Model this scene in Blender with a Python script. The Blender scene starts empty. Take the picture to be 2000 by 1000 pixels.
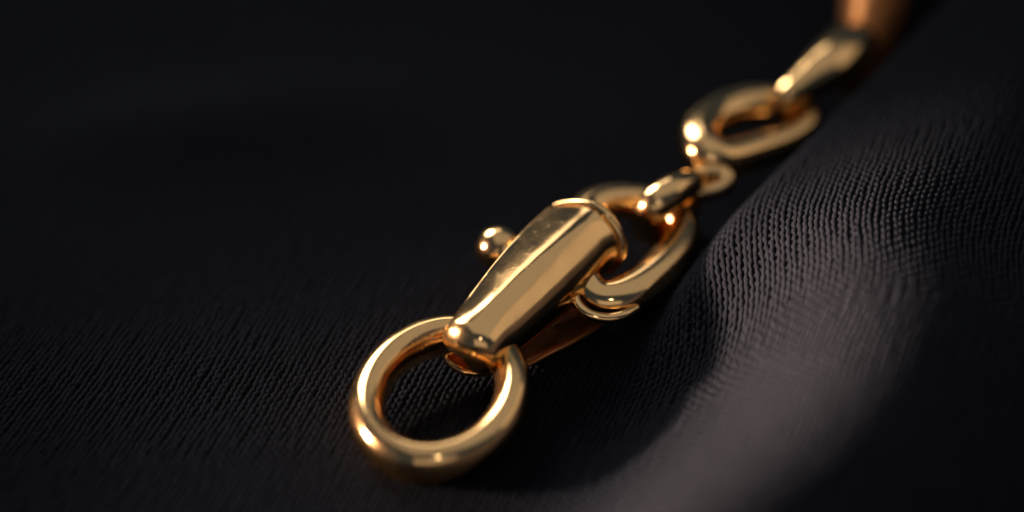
import bpy, bmesh, math, random
import numpy as np
from mathutils import Vector, Matrix
C = bpy.context.scene.collection
S = bpy.context.scene
S.unit_settings.scale_length = 0.01          # one unit is one centimetre
random.seed(4); RNG = np.random.default_rng(4)

# ------------------------------------------------------------------ camera
ELEV = math.radians(36); DIST = 22.7; TGT = Vector((0, 0, 0.2))
cam = bpy.data.cameras.new('camera'); cam_ob = bpy.data.objects.new('camera', cam); C.objects.link(cam_ob)
cam.lens = 100; cam.sensor_width = 36; cam.clip_start = 0.5; cam.clip_end = 500
cam_ob.location = TGT + DIST * Vector((0, -math.cos(ELEV), math.sin(ELEV)))
cam_ob.rotation_euler = (math.pi / 2 - ELEV, 0, 0)
S.camera = cam_ob
cam.dof.use_dof = True
cam.dof.focus_distance = 21.7
cam.dof.aperture_fstop = 0.075
cam.dof.aperture_blades = 0

# ------------------------------------------------------------------ light
W = bpy.data.worlds.new('World'); S.world = W; W.use_nodes = True
W.node_tree.nodes['Background'].inputs[0].default_value = (0.30, 0.42, 0.62, 1)
W.node_tree.nodes['Background'].inputs[1].default_value = 0.11

def area(name, loc, target, sx, sy, power, col, spread=180):
    l = bpy.data.lights.new(name, 'AREA'); l.shape = 'RECTANGLE'; l.size = sx; l.size_y = sy
    l.energy = power; l.color = col; l.spread = math.radians(spread)
    o = bpy.data.objects.new(name, l); C.objects.link(o); o.location = loc
    o.rotation_euler = (Vector(target) - Vector(loc)).to_track_quat('-Z', 'Y').to_euler()
    return o
area('window_light', (-12, 16.6, 14.5), (.6, -1.6, .4), 10, 15, 760, (1.0, 0.91, 0.80), 34)
area('fold_fill', (-19, -2, 4.9), (3.6, -3.0, 1.95), 4.5, 2.9, 2100, (1.0, 0.68, 0.48), 13)  # added narrow fill beam that brightens the cloth fold, not a known lamp
area('ceiling_light', (8, 2, 24), (4, 1, 0), 30, 40, 1350, (1.0, 0.91, 0.77))
area('reflection_fill', (-3, 18, 15), (0, 0, 0), 11, 7, 90, (1.0, 0.92, 0.82), 70)  # added panel, gives the gold a brighter band of reflection beside the window
area('front_lamp', (5, -26, 22), (0, 0, 0), 2.2, 2.2, 330, (1.0, 0.92, 0.80))
area('wall_bounce', (4, -36, 13), (0, 0, 0), 34, 14, 750, (1.0, 0.84, 0.66))
area('side_bounce', (26, 6, 12), (0, 0, 0), 20, 12, 420, (1.0, 0.82, 0.62))

S.view_settings.view_transform = 'Standard'; S.view_settings.look = 'None'
S.view_settings.exposure = 0; S.view_settings.gamma = 1
S.render.engine = 'CYCLES'
S.cycles.use_denoising = True
S.cycles.max_bounces = 8; S.cycles.glossy_bounces = 6
S.cycles.sample_clamp_indirect = 4

# ------------------------------------------------------------------ helpers
FWD = Vector((0, math.cos(ELEV), -math.sin(ELEV))); UP = Vector((0, math.sin(ELEV), math.cos(ELEV)))
def mesh(name, V, F, mat, parent=None, smooth=True):
    me = bpy.data.meshes.new(name); me.from_pydata([tuple(v) for v in V], [], [tuple(f) for f in F]); me.update()
    if smooth: me.polygons.foreach_set('use_smooth', [True] * len(me.polygons))
    me.materials.append(mat)
    o = bpy.data.objects.new(name, me); C.objects.link(o)
    if parent: o.parent = parent; o.matrix_parent_inverse = parent.matrix_world.inverted()
    return o

def empty(name, loc):
    o = bpy.data.objects.new(name, None); C.objects.link(o); o.location = loc; o.empty_display_size = .1
    bpy.context.view_layer.update(); return o

def tag(o, label=None, cat=None, group=None, kind=None):
    for k, v in (('label', label), ('category', cat), ('group', group), ('kind', kind)):
        if v: o[k] = v
    return o

def catmull(pts, n, closed=True):
    pts = np.array(pts, float); m = len(pts); out = []
    segs = m if closed else m - 1
    for i in range(segs):
        if closed: p0, p1, p2, p3 = (pts[(i + k - 1) % m] for k in range(4))
        else:
            p1, p2 = pts[i], pts[i + 1]
            p0 = pts[i - 1] if i else 2 * p1 - p2
            p3 = pts[i + 2] if i + 2 < m else 2 * p2 - p1
        for k in range(n):
            t = k / n
            out.append(.5 * (2 * p1 + (p2 - p0) * t + (2 * p0 - 5 * p1 + 4 * p2 - p3) * t * t + (3 * p1 - p0 - 3 * p2 + p3) * t ** 3))
    if not closed: out.append(pts[-1])
    return np.array(out)

def smooth_closed(a, it):
    for _ in range(it): a = .5 * a + .25 * (np.roll(a, 1, 0) + np.roll(a, -1, 0))
    return a

def tube(pts, M=28, closed=True, n=14, smooth=40, flat=1.0, axis=None):
    """pts: (x, y, z, radius); a round wire swept along a smooth curve, optional flattening along axis"""
    c = catmull(pts, n, closed)
    if closed and smooth: c = smooth_closed(c, smooth)
    p, r = c[:, :3], c[:, 3]; N = len(p)
    T = (np.roll(p, -1, 0) - np.roll(p, 1, 0)) if closed else np.gradient(p, axis=0)
    T /= np.linalg.norm(T, axis=1)[:, None]
    if axis is None:
        q = p - p.mean(0); axis = np.linalg.svd(q)[2][2]
    V, F = [], []
    for i in range(N):
        a = np.array(axis, float) - T[i] * np.dot(axis, T[i]); a /= np.linalg.norm(a); b = np.cross(T[i], a)
        for k in range(M):
            th = 2 * math.pi * k / M
            V.append(p[i] + r[i] * (math.cos(th) * a * flat + math.sin(th) * b))
    for i in range(N if closed else N - 1):
        j = (i + 1) % N
        for k in range(M):
            l = (k + 1) % M
            F.append((i * M + k, j * M + k, j * M + l, i * M + l))
    if not closed:
        for base, rev, s in ((0, True, -1), ((N - 1) * M, False, 1)):
            V.append(p[0 if rev else N - 1] + s * T[0 if rev else N - 1] * r[0 if rev else N - 1] * .45)
            ci = len(V) - 1
            for k in range(M):
                l = (k + 1) % M
                F.append((ci, base + k, base + l) if rev else (ci, base + l, base + k))
    return V, F

# ------------------------------------------------------------------ materials
def gold(name, base, rough=0.12, tint=(0.62, 0.33, 0.10)):
    m = bpy.data.materials.new(name); m.use_nodes = True; nt = m.node_tree; N = nt.nodes; L = nt.links
    b = N['Principled BSDF']; b.inputs['Metallic'].default_value = 1
    tc = N.new('ShaderNodeTexCoord')
    n1 = N.new('ShaderNodeTexNoise'); n1.inputs['Scale'].default_value = 3.2; n1.inputs['Detail'].default_value = 6
    L.new(tc.outputs['Object'], n1.inputs['Vector'])
    mr = N.new('ShaderNodeMapRange'); mr.inputs[1].default_value = .3; mr.inputs[2].default_value = .75
    mr.inputs[3].default_value = rough * .75; mr.inputs[4].default_value = rough * 1.7
    L.new(n1.outputs['Fac'], mr.inputs[0])
    # fine scratches: stretched noise thresholded to thin lines
    mp = N.new('ShaderNodeMapping'); mp.inputs['Rotation'].default_value = (0.3, 0.2, 0.9); mp.inputs['Scale'].default_value = (6, 90, 90)
    L.new(tc.outputs['Object'], mp.inputs['Vector'])
    n2 = N.new('ShaderNodeTexNoise'); n2.inputs['Scale'].default_value = 1; n2.inputs['Detail'].default_value = 2
    L.new(mp.outputs['Vector'], n2.inputs['Vector'])
    cr = N.new('ShaderNodeMapRange'); cr.inputs[1].default_value = .62; cr.inputs[2].default_value = .70
    L.new(n2.outputs['Fac'], cr.inputs[0])
    ad = N.new('ShaderNodeMath'); ad.operation = 'MULTIPLY_ADD'; ad.inputs[1].default_value = .12
    L.new(cr.outputs[0], ad.inputs[0]); L.new(mr.outputs[0], ad.inputs[2]); L.new(ad.outputs[0], b.inputs['Roughness'])
    n3 = N.new('ShaderNodeTexNoise'); n3.inputs['Scale'].default_value = 9; n3.inputs['Detail'].default_value = 3
    L.new(tc.outputs['Object'], n3.inputs['Vector'])
    sm = N.new('ShaderNodeMath'); sm.operation = 'MULTIPLY_ADD'; sm.inputs[1].default_value = -.8
    L.new(cr.outputs[0], sm.inputs[0]); L.new(n3.outputs['Fac'], sm.inputs[2])
    bp = N.new('ShaderNodeBump'); bp.inputs['Strength'].default_value = .018; bp.inputs['Distance'].default_value = .01
    L.new(sm.outputs[0], bp.inputs['Height']); L.new(bp.outputs[0], b.inputs['Normal'])
    mx = N.new('ShaderNodeMix'); mx.data_type = 'RGBA'
    mx.inputs[6].default_value = (*base, 1); mx.inputs[7].default_value = tuple(x * .86 for x in base) + (1,)
    L.new(n1.outputs['Fac'], mx.inputs[0]); L.new(mx.outputs[2], b.inputs['Base Color'])
    b.inputs['Specular Tint'].default_value = (1, .9, .72, 1)
    return m

GOLD = gold('yellow_gold', (0.88, 0.56, 0.258))
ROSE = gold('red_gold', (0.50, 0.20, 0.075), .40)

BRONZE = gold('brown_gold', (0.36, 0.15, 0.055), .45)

def thread_mat(name, col, rough, var):
    m = bpy.data.materials.new(name); m.use_nodes = True; nt = m.node_tree; N = nt.nodes; L = nt.links
    b = N['Principled BSDF']; b.inputs['Roughness'].default_value = rough
    tc = N.new('ShaderNodeTexCoord')
    n1 = N.new('ShaderNodeTexNoise'); n1.inputs['Scale'].default_value = 14; n1.inputs['Detail'].default_value = 5
    L.new(tc.outputs['Object'], n1.inputs['Vector'])
    mx = N.new('ShaderNodeMix'); mx.data_type = 'RGBA'
    mx.inputs[6].default_value = tuple(c * (1 - var) for c in col) + (1,); mx.inputs[7].default_value = tuple(c * (1 + var) for c in col) + (1,)
    L.new(n1.outputs['Fac'], mx.inputs[0]); L.new(mx.outputs[2], b.inputs['Base Color'])
    n2 = N.new('ShaderNodeTexNoise'); n2.inputs['Scale'].default_value = 90; n2.inputs['Detail'].default_value = 3
    L.new(tc.outputs['Object'], n2.inputs['Vector'])
    bp = N.new('ShaderNodeBump'); bp.inputs['Strength'].default_value = .35; bp.inputs['Distance'].default_value = .012
    L.new(n2.outputs['Fac'], bp.inputs['Height']); L.new(bp.outputs[0], b.inputs['Normal'])
    b.inputs['Specular IOR Level'].default_value = 0; b.inputs['Sheen Weight'].default_value = 0; b.inputs['Sheen Roughness'].default_value = .4
    b.inputs['Sheen Tint'].default_value = (.9, .85, .85, 1)
    return m
WARP = thread_mat('black_warp_yarn', (0.0067, 0.0076, 0.0106), .46, .35)
WEFT = thread_mat('black_weft_yarn', (0.0050, 0.0057, 0.0080), .5, .35)
BACK = thread_mat('black_cloth_back', (0.008, 0.008, 0.010), .8, .2)

# ------------------------------------------------------------------ cloth
O2 = np.array((-0.57, -2.1)); D2 = np.array((0.54, 0.842)); C2 = np.array((0.842, -0.54))
def sstep(t):
    t = np.clip(t, 0, 1); return t * t * t * (t * (6 * t - 15) + 10)
def H(x, y):
    rx, ry = x - O2[0], y - O2[1]
    s = rx * D2[0] + ry * D2[1]; q = rx * C2[0] + ry * C2[1]
    t = np.clip((q - .85 - .06 * np.sin(1.7 * s + 1)) / 2.2, 0, 1)
    broad = 1.15 * (.6 * sstep(t) + .4 * t * t * (3 - 2 * t))
    t2 = np.clip((q - .45) / 1.9, 0, 1)
    steep = .78 * sstep((q - .36) / .80) + .42 * t2 * t2 * (3 - 2 * t2)      # steeper bank that hides part of the chain
    k2 = sstep((s - .9) / 2.2)
    z = (1 - k2) * broad + k2 * steep
    z = z - .11 * np.clip(q - 1.75 + .35 * sstep((s - 2.6) / 2.4), 0, 9) ** 2
    z = z + .02 * np.sin(2.2 * s + 1.1 * q + .6) * sstep((q - 1.2) / 1.5)
    ql = np.clip(-q - .7, 0, 99); far = 1 - .6 * sstep((s - 1) / 4)
    z = z - .06 * ql * ql / (ql + 1.6) + .05 * np.sin(.8 * s - .5 * q) * sstep(ql / 2)
    z = z + .3 * np.exp(-(((x + 3.4 - .4 * y) / 1.7) ** 2 + ((y - 2.3) / .8) ** 2))  # soft swell, upper left
    return z

def grad(x, y, e=.01):
    return (H(x + e, y) - H(x - e, y)) / (2 * e), (H(x, y + e) - H(x, y - e)) / (2 * e)

WD = np.array((0.32, 0.947)); WN = np.array((0.947, -0.32))      # warp direction, across it
def fast_mesh(name, V, F, mat, parent=None):
    me = bpy.data.meshes.new(name); nv, nf = len(V), len(F)
    me.vertices.add(nv); me.vertices.foreach_set('co', V.astype(np.float32).ravel())
    me.loops.add(nf * 4); me.loops.foreach_set('vertex_index', F.astype(np.int32).ravel())
    me.polygons.add(nf); me.polygons.foreach_set('loop_start', np.arange(0, nf * 4, 4, dtype=np.int32))
    me.polygons.foreach_set('use_smooth', np.ones(nf, bool))
    me.update(calc_edges=True); me.materials.append(mat)
    o = bpy.data.objects.new(name, me); C.objects.link(o)
    if parent: o.parent = parent
    return o

g = np.linspace(-1, 1, 201); gx, gy = np.meshgrid(14 * np.sign(g) * np.abs(g) ** 1.3, 14 * np.sign(g) * np.abs(g) ** 1.3)
gz = H(gx, gy) - .035
ids = np.arange(201 * 201).reshape(201, 201)
Fq = np.stack([ids[:-1, :-1], ids[:-1, 1:], ids[1:, 1:], ids[1:, :-1]], -1).reshape(-1, 4)
cloth = fast_mesh('cloth', np.stack([gx, gy, gz], -1).reshape(-1, 3), Fq, BACK)
tag(cloth, 'dark charcoal woven cloth with a soft diagonal fold under the gold chain', 'cloth')

PW, PF = 0.047, 0.039       # pitch of warp and weft threads
UT = np.linspace(-8, 9, 341); VT = np.linspace(-9, 11, 801); BT = np.linspace(-9, 18, 1081)
_uu, _vv = np.meshgrid(UT, VT, indexing='ij')
_h = H(WD[0] * _uu + WN[0] * _vv, WD[1] * _uu + WN[1] * _vv)
_arc = np.cumsum(np.sqrt(1 + np.gradient(_h, VT, axis=1) ** 2), 1) * (VT[1] - VT[0])
_zero = np.argmin(np.abs(VT + 1.0)); _arc = _arc - _arc[:, _zero:_zero + 1] - 1.0
VMAP = np.stack([np.interp(BT, _arc[k], VT) for k in range(len(UT))])
def across_at(U, B):                      # ground coordinate of a thread that keeps its width up the fold
    fu = np.clip((U - UT[0]) / (UT[1] - UT[0]), 0, len(UT) - 1.001); fb = np.clip((B - BT[0]) / (BT[1] - BT[0]), 0, len(BT) - 1.001)
    i = fu.astype(int); j = fb.astype(int); fu = fu - i; fb = fb - j
    return (VMAP[i, j] * (1 - fu) + VMAP[i + 1, j] * fu) * (1 - fb) + (VMAP[i, j + 1] * (1 - fu) + VMAP[i + 1, j + 1] * fu) * fb
def threads(name, along, across, pitch, step_pitch, u0, u1, v0, v1, rw, rh, amp, lift, mat, phase, is_warp, zig=0):
    per = 4
    nv = int((v1 - v0) / pitch); nu = int((u1 - u0) / step_pitch) * per
    u = u0 + np.arange(nu) * step_pitch / per
    i = np.arange(nv)[:, None]; U = u[None, :] + 0 * i
    Vv = v0 + i * pitch + 0 * U
    ph = RNG.uniform(0, 6.28, (nv, 1)); ph2 = RNG.uniform(0, 6.28, (nv, 1))
    # yarns wander a little, together and each on its own
    Vv = Vv + pitch * (.10 * np.sin(U * 9 + ph) + .07 * np.sin(U * 23 + ph2)) + .03 * np.sin(U * 1.3 + Vv * .7) + RNG.normal(0, .045, (nv, 1)) * pitch
    Vv = Vv + zig * pitch * np.cos(math.pi * U / step_pitch + .4 * ph)
    wave = np.cos(math.pi * (U / step_pitch) + math.pi * i + phase)
    jit = RNG.normal(0, .22, (nv, nu // per + 2)); jit = np.repeat(jit, per, 1)[:, :nu]
    a_, b_ = (U, Vv) if is_warp else (Vv, U)
    g_ = across_at(a_, b_)
    x = WD[0] * a_ + WN[0] * g_; y = WD[1] * a_ + WN[1] * g_
    # keep only what lies in or near the view
    zx, zy = grad(x, y); z = H(x, y)
    nl = 1 / np.sqrt(zx * zx + zy * zy + 1)
    nrm = np.stack([-zx * nl, -zy * nl, nl], -1)
    lat = np.stack([across[0] + 0 * x, across[1] + 0 * x, across[0] * zx + across[1] * zy], -1)
    lat /= np.linalg.norm(lat, axis=-1, keepdims=True)
    ctr = np.stack([x, y, z], -1) + nrm * (amp * (wave + jit) + lift)[..., None]
    th = np.radians(np.array((-20, 50, 130, 200.)))
    tw = 1 + .12 * wave + jit * .4
    ring = ctr[:, :, None, :] + lat[:, :, None, :] * (rw * tw)[..., None, None] * np.cos(th)[None, None, :, None] + nrm[:, :, None, :] * (rh * np.sin(th))[None, None, :, None]
    K = len(th); idx = np.arange(nv * nu * K).reshape(nv, nu, K)
    F = np.stack([idx[:, :-1, :-1], idx[:, :-1, 1:], idx[:, 1:, 1:], idx[:, 1:, :-1]], -1)
    # depth along view and screen box
    cz = np.array(cam_ob.location); rel = ctr - cz; dep = rel @ np.array(FWD); sx = rel[..., 0] / dep / .36; sy = (rel @ np.array(UP)) / dep / .36
    ok = (np.abs(sx) < .62) & (np.abs(sy) < .34)
    okf = ok[:, :-1] & ok[:, 1:]
    F = F[okf].reshape(-1, 4)
    used = np.zeros(nv * nu * K, bool); used[F.ravel()] = True
    remap = np.cumsum(used) - 1
    o = fast_mesh(name, ring.reshape(-1, 3)[used], remap[F], mat, cloth)
    o['kind'] = 'stuff'; print(name, len(F)); return o
threads('warp_threads', WD, WN, PW, PF, -6, 7, -6.5, 9.5, .425 * PW, .20 * PW, .075 * PW, .014, WARP, 0, True, .06)
threads('weft_threads', WN, WD, PF, PW, -6.5, 9.5, -6, 7, .44 * PF, .24 * PF, .18 * PF, .001, WEFT, 0, False)

# ------------------------------------------------------------------ front ring
def link(name, pts, label, group=None, cat='chain link', mat=GOLD, **kw):
    q = np.array([tuple(p[:3]) + (p[3],) for p in pts])
    ctr = q[:, :3].mean(0); q[:, :3] -= ctr
    V, F = tube(q, **kw)
    o = mesh(name, V, F, mat); o.location = ctr
    return tag(o, label, cat, group)

link('ring', [(0.0114, -1.8291, 0.2756, 0.137), (-0.0428, -2.0777, 0.2385, 0.137), (-0.1697, -2.2952, 0.2053, 0.137), (-0.3492, -2.4507, 0.1813, 0.137), (-0.5545, -2.5231, 0.17, 0.137), (-0.7562, -2.5029, 0.1732, 0.137), (-0.9252, -2.3927, 0.1903, 0.137), (-1.0368, -2.2073, 0.2188, 0.137), (-1.0734, -1.972, 0.2544, 0.137), (-1.0278, -1.7212, 0.2915, 0.137), (-0.9051, -1.4933, 0.3247, 0.137), (-0.7228, -1.3252, 0.3487, 0.137), (-0.5093, -1.2454, 0.36, 0.137), (-0.299, -1.2678, 0.3568, 0.137), (-0.1258, -1.3884, 0.3397, 0.137), (-0.0171, -1.5865, 0.3112, 0.137)],
     'large round gold ring hooked in the front of the clasp', cat='ring', n=8, M=44, smooth=4, flat=1.28)

# ------------------------------------------------------------------ clasp
A = Vector((-0.3734, -1.6769, 0.5)); B = Vector((0.5722, -0.1389, 0.54))
ax = (B - A); LEN = ax.length; ax.normalize()
face = (-FWD - ax * (-FWD).dot(ax)).normalized()         # the body lies rolled over, its back towards the viewer
side = ax.cross(face).normalized()
if side.x < 0: side = -side
clasp = empty('clasp', (A + B) / 2 - Vector((0, 0, .45)))
tag(clasp, 'tapered polished gold clasp with a ball knob on its left side', 'clasp')
def loc(s, q, h): return A + ax * s + side * q + face * h
WT = np.array((0, .04, .10, .18, .30, .45, .60, .75, .88, 1.0)); WV = np.array((.205, .232, .246, .260, .288, .318, .340, .347, .346, .334))
def width(t): return float(np.interp(t, WT, WV))

def build_shell():
    NS, NP = 72, 49; V = []; F = []
    for i in range(NS):
        u = i / (NS - 1); t = u ** 1.6
        cap = math.sqrt(max(0.0, 1 - max(0.0, 1 - t / .088) ** 2.6))
        w = .25 * (width(max(0, t - .03)) + 2 * width(t) + width(min(1, t + .03))) * max(cap, .02)
        d = w * (.97 - .08 * t); lip = max(0, t - .90) / .10
        for j in range(NP):
            ph = math.radians(-24 + 236 * j / (NP - 1)); c, sn = math.cos(ph), math.sin(ph)
            x = w * c * (1 + .10 * lip ** 2 * (c > 0))
            c0 = -.50 + .42 * t                                   # the soft crest wanders from the left of the nose to the middle of the back
            if sn >= 0:
                if c >= c0: p = math.sqrt(max(0, 1 - ((c - c0) / (1 - c0)) ** 2.4))
                else: p = 1 - ((c0 - c) / (1 + c0)) ** 1.62
                m = sstep((t - .06) / .22); p = m * p + (1 - m) * sn; bl = min(1, sn * 6); z = d * (bl * p + (1 - bl) * sn) * (1 + .04 * lip ** 2)
            else: z = d * sn
            back = -.10 * max(0, t - .6) / .4 * (1 - max(0, sn)) ** 1.5
            V.append(loc(t * LEN + back, x, float(z) - .02))
    for i in range(NS - 1):
        for j in range(NP - 1):
            a = i * NP + j
            F.append((a, a + NP, a + NP + 1, a + 1))
    o = mesh('shell', V, F, GOLD, clasp)
    so = o.modifiers.new('thick', 'SOLIDIFY'); so.thickness = .04; so.offset = -1
    be = o.modifiers.new('edge', 'BEVEL'); be.width = .012; be.segments = 2; be.limit_method = 'ANGLE'; be.angle_limit = math.radians(50)
    return V[-NP:]
edge = build_shell()
RE = edge[2:-10:3]
V, F = tube([(*(v + ax * .012 + (v - B).normalized() * .004), .040 * min(1, .25 + .25 * i, .15 + .17 * (len(RE) - 1 - i))) for i, v in enumerate(RE)], M=14, closed=False, n=4, axis=ax)
mesh('rim', V, F, GOLD, clasp)

# lower jaw: a wedge under the right edge of the shell, with a rounded lip along its foot
IN = Vector((-.80, .52, 0)) * .26
fp = [Vector(p) for p in ((-0.0155, -1.3257, 0.26), (0.2348, -1.0973, 0.32), (0.5949, -0.6931, 0.38), (0.7503, -0.6518, 0.2), (0.7362, -0.6787, 0.07), (0.4761, -0.9209, 0.05), (0.1178, -1.2095, 0.045), (0.0157, -1.2476, 0.08))]
n = len(fp); V = fp + [p + IN for p in fp]
F = [tuple(range(n)), tuple(range(2 * n - 1, n - 1, -1))] + [(i, i + n, (i + 1) % n + n, (i + 1) % n) for i in range(n)]
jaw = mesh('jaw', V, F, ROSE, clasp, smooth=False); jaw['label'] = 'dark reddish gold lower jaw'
bm = bmesh.new(); bm.from_mesh(jaw.data); bmesh.ops.recalc_face_normals(bm, faces=bm.faces); bm.to_mesh(jaw.data); bm.free()
be = jaw.modifiers.new('edge', 'BEVEL'); be.width = .012; be.segments = 3
V, F = tube([(*(x, y, z), r) for x, y, z, r in ((0.0863, -1.2221, 0.05, 0.01), (0.1335, -1.2031, 0.05, 0.016), (0.296, -1.0691, 0.05, 0.019), (0.476, -0.9273, 0.055, 0.019), (0.638, -0.7774, 0.06, 0.018), (0.7358, -0.6853, 0.08, 0.012))], M=12, closed=False, n=8, axis=(0, 0, 1))
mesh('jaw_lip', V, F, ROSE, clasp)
HK = ((-0.5143, -1.2747, 0.24, 0.024), (-0.4792, -1.3242, 0.17, 0.03), (-0.3697, -1.3867, 0.13, 0.034), (-0.2141, -1.3864, 0.11, 0.034), (-0.0586, -1.2857, 0.1, 0.034), (0.047, -1.2097, 0.11, 0.03))
V, F = tube([(*(x, y, z), r) for x, y, z, r in HK], M=14, closed=False, n=8, axis=(0, 0, 1))
hook = mesh('hook', V, F, GOLD, clasp)
top = [Vector((x, y, z)) for x, y, z, r in HK] + [Vector((0.0, -1.0823, 0.16)), Vector((-0.2369, -0.9406, 0.2))]
n = len(top); V = top + [p - Vector((0, 0, .03)) for p in top]
F = [tuple(range(n)), tuple(range(2 * n - 1, n - 1, -1))] + [(i, i + n, (i + 1) % n + n, (i + 1) % n) for i in range(n)]
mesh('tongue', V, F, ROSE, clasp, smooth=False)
# knob: a ball on a short stem, half hidden by the shell
kc = Vector((-0.1052, -0.1445, 0.38)); V, F = [], []
kd = (loc(LEN * .60, -.05, -.02) - kc); kl = kd.length; kd.normalize()
u = kd.cross(Vector((0, 0, 1))).normalized(); v2 = kd.cross(u)
R = .18; prof = []
for i in range(21): a = math.pi * i / 23; prof.append((-R * math.cos(a), R * math.sin(a)))
prof += [(R * 1.05, .05), (kl, .05)]
M = 36
for (z, r) in prof:
    for j in range(M):
        th = 2 * math.pi * j / M; V.append(kc + kd * z + (u * math.cos(th) + v2 * math.sin(th)) * max(r, .001))
for i in range(len(prof) - 1):
    for j in range(M): F.append((i * M + j, i * M + (j + 1) % M, (i + 1) * M + (j + 1) % M, (i + 1) * M + j))
mesh('knob', V, F, GOLD, clasp)
# collar the first link passes through
V, F = tube([(*(x, y, z), .042) for x, y, z in ((0.4742, -0.7472, 0.44), (0.4958, -0.8912, 0.4), (0.5894, -0.9685, 0.35), (0.7271, -0.981, 0.32), (0.8581, -0.942, 0.32), (0.973, -0.824, 0.3))], M=14, closed=False, n=6, axis=(0, 0, 1))
mesh('collar', V, F, GOLD, clasp)

# ------------------------------------------------------------------ chain
GR = 'links of the gold chain'
link('chain_link', [(0.5151, -0.2075, 0.5, 0.15), (0.5712, 0.1771, 0.5, 0.15), (0.76, 0.3555, 0.48, 0.15), (0.9905, 0.4415, 0.42, 0.15), (1.1974, 0.412, 0.36, 0.165), (1.3396, 0.2329, 0.3, 0.176), (1.301, -0.0824, 0.28, 0.184), (1.1032, -0.4514, 0.28, 0.184),
                    (0.8424, -0.7053, 0.29, 0.176), (0.6353, -0.7056, 0.32, 0.15), (0.5178, -0.5468, 0.42, 0.15)], 'thick oval gold link caught in the back of the clasp', GR, smooth=40)
def connector():
    arm = np.array([(x, y, z) + (r,) for x, y, z, r in ((1.1702, 0.3784, 0.12, 0.1), (1.0753, 0.2262, 0.34, 0.125), (1.1136, 0.1269, 0.58, 0.138), (1.2536, 0.2255, 0.66, 0.135), (1.4154, 0.4201, 0.62, 0.115), (1.5188, 0.5437, 0.56, 0.08))])
    eye = np.array([(1.7392, 0.6092, 0.52, 0.074), (1.7191, 0.5713, 0.495, 0.074), (1.6662, 0.5339, 0.4767, 0.074), (1.5947, 0.5069, 0.47, 0.074), (1.5237, 0.4976, 0.4767, 0.074), (1.4721, 0.5083, 0.495, 0.074), (1.4538, 0.5363, 0.52, 0.074), (1.4737, 0.5741, 0.545, 0.074), (1.5264, 0.6116, 0.5633, 0.074), (1.598, 0.6388, 0.57, 0.074), (1.6692, 0.6483, 0.5633, 0.074), (1.7209, 0.6374, 0.545, 0.074)])
    low = np.array([(x, y, z) + (r,) for x, y, z, r in ((1.1702, 0.3784, 0.12, 0.1), (1.2954, 0.5642, 0.1, 0.11), (1.4361, 0.5839, 0.28, 0.1), (1.5226, 0.5432, 0.46, 0.07))])
    V, F = tube(arm, closed=False, n=10, axis=(.5, -.6, .6)); V2, F2 = tube(eye, n=8, smooth=4); V3, F3 = tube(low, closed=False, n=10, axis=(.5, -.6, .6))
    F += [tuple(i + len(V) for i in f) for f in F2]; F += [tuple(i + len(V) + len(V2) for i in f) for f in F3]
    V = np.array([tuple(v) for v in V + V2 + V3]); c = V.mean(0)
    o = mesh('chain_link', V - c, F, GOLD); o.location = c
    tag(o, 'small gold connecting link with a narrow eye between two thick links', 'chain link', GR)
connector()
link('chain_link', [(1.5739, 0.8387, 0.62, 0.179), (1.5392, 1.1247, 0.62, 0.179), (1.7197, 1.4627, 0.6, 0.174), (2.0165, 1.6651, 0.56, 0.168), (2.325, 1.726, 0.5, 0.162), (2.4655, 1.5671, 0.45, 0.157), (2.3154, 1.2966, 0.45, 0.151), (1.9982, 1.0471, 0.5, 0.151), (1.7319, 0.853, 0.55, 0.168)],
     'blurred oval gold link partly hidden by the cloth fold', GR, smooth=30)
link('chain_link', [(2.2804, 1.6689, 0.45, 0.1), (2.2566, 1.5429, 0.7, 0.1), (2.4138, 1.6778, 0.75, 0.14), (2.6692, 1.9264, 0.78, 0.22), (2.9038, 2.3496, 0.72, 0.21), (2.9682, 2.7084, 0.55, 0.15), (2.7442, 2.5174, 0.45, 0.13), (2.4414, 2.024, 0.4, 0.1)],
     'blurred slender gold link rising from the oval link', GR, smooth=30)

# far wide bar link leaving the picture at the top right
q = [(2.9542, 2.3829, 0.3, 0.26), (3.0563, 2.6808, 0.4, 0.36), (3.1779, 3.2017, 0.5, 0.48), (3.317, 3.9196, 0.55, 0.48), (3.4487, 4.6738, 0.6, 0.48)]
pts = np.array([tuple(a[:3]) + (a[3],) for a in q]); ctr = pts[:, :3].mean(0); pts[:, :3] -= ctr
V, F = tube(pts, closed=False, n=10, axis=(0.84, -0.54, 0), flat=.55)
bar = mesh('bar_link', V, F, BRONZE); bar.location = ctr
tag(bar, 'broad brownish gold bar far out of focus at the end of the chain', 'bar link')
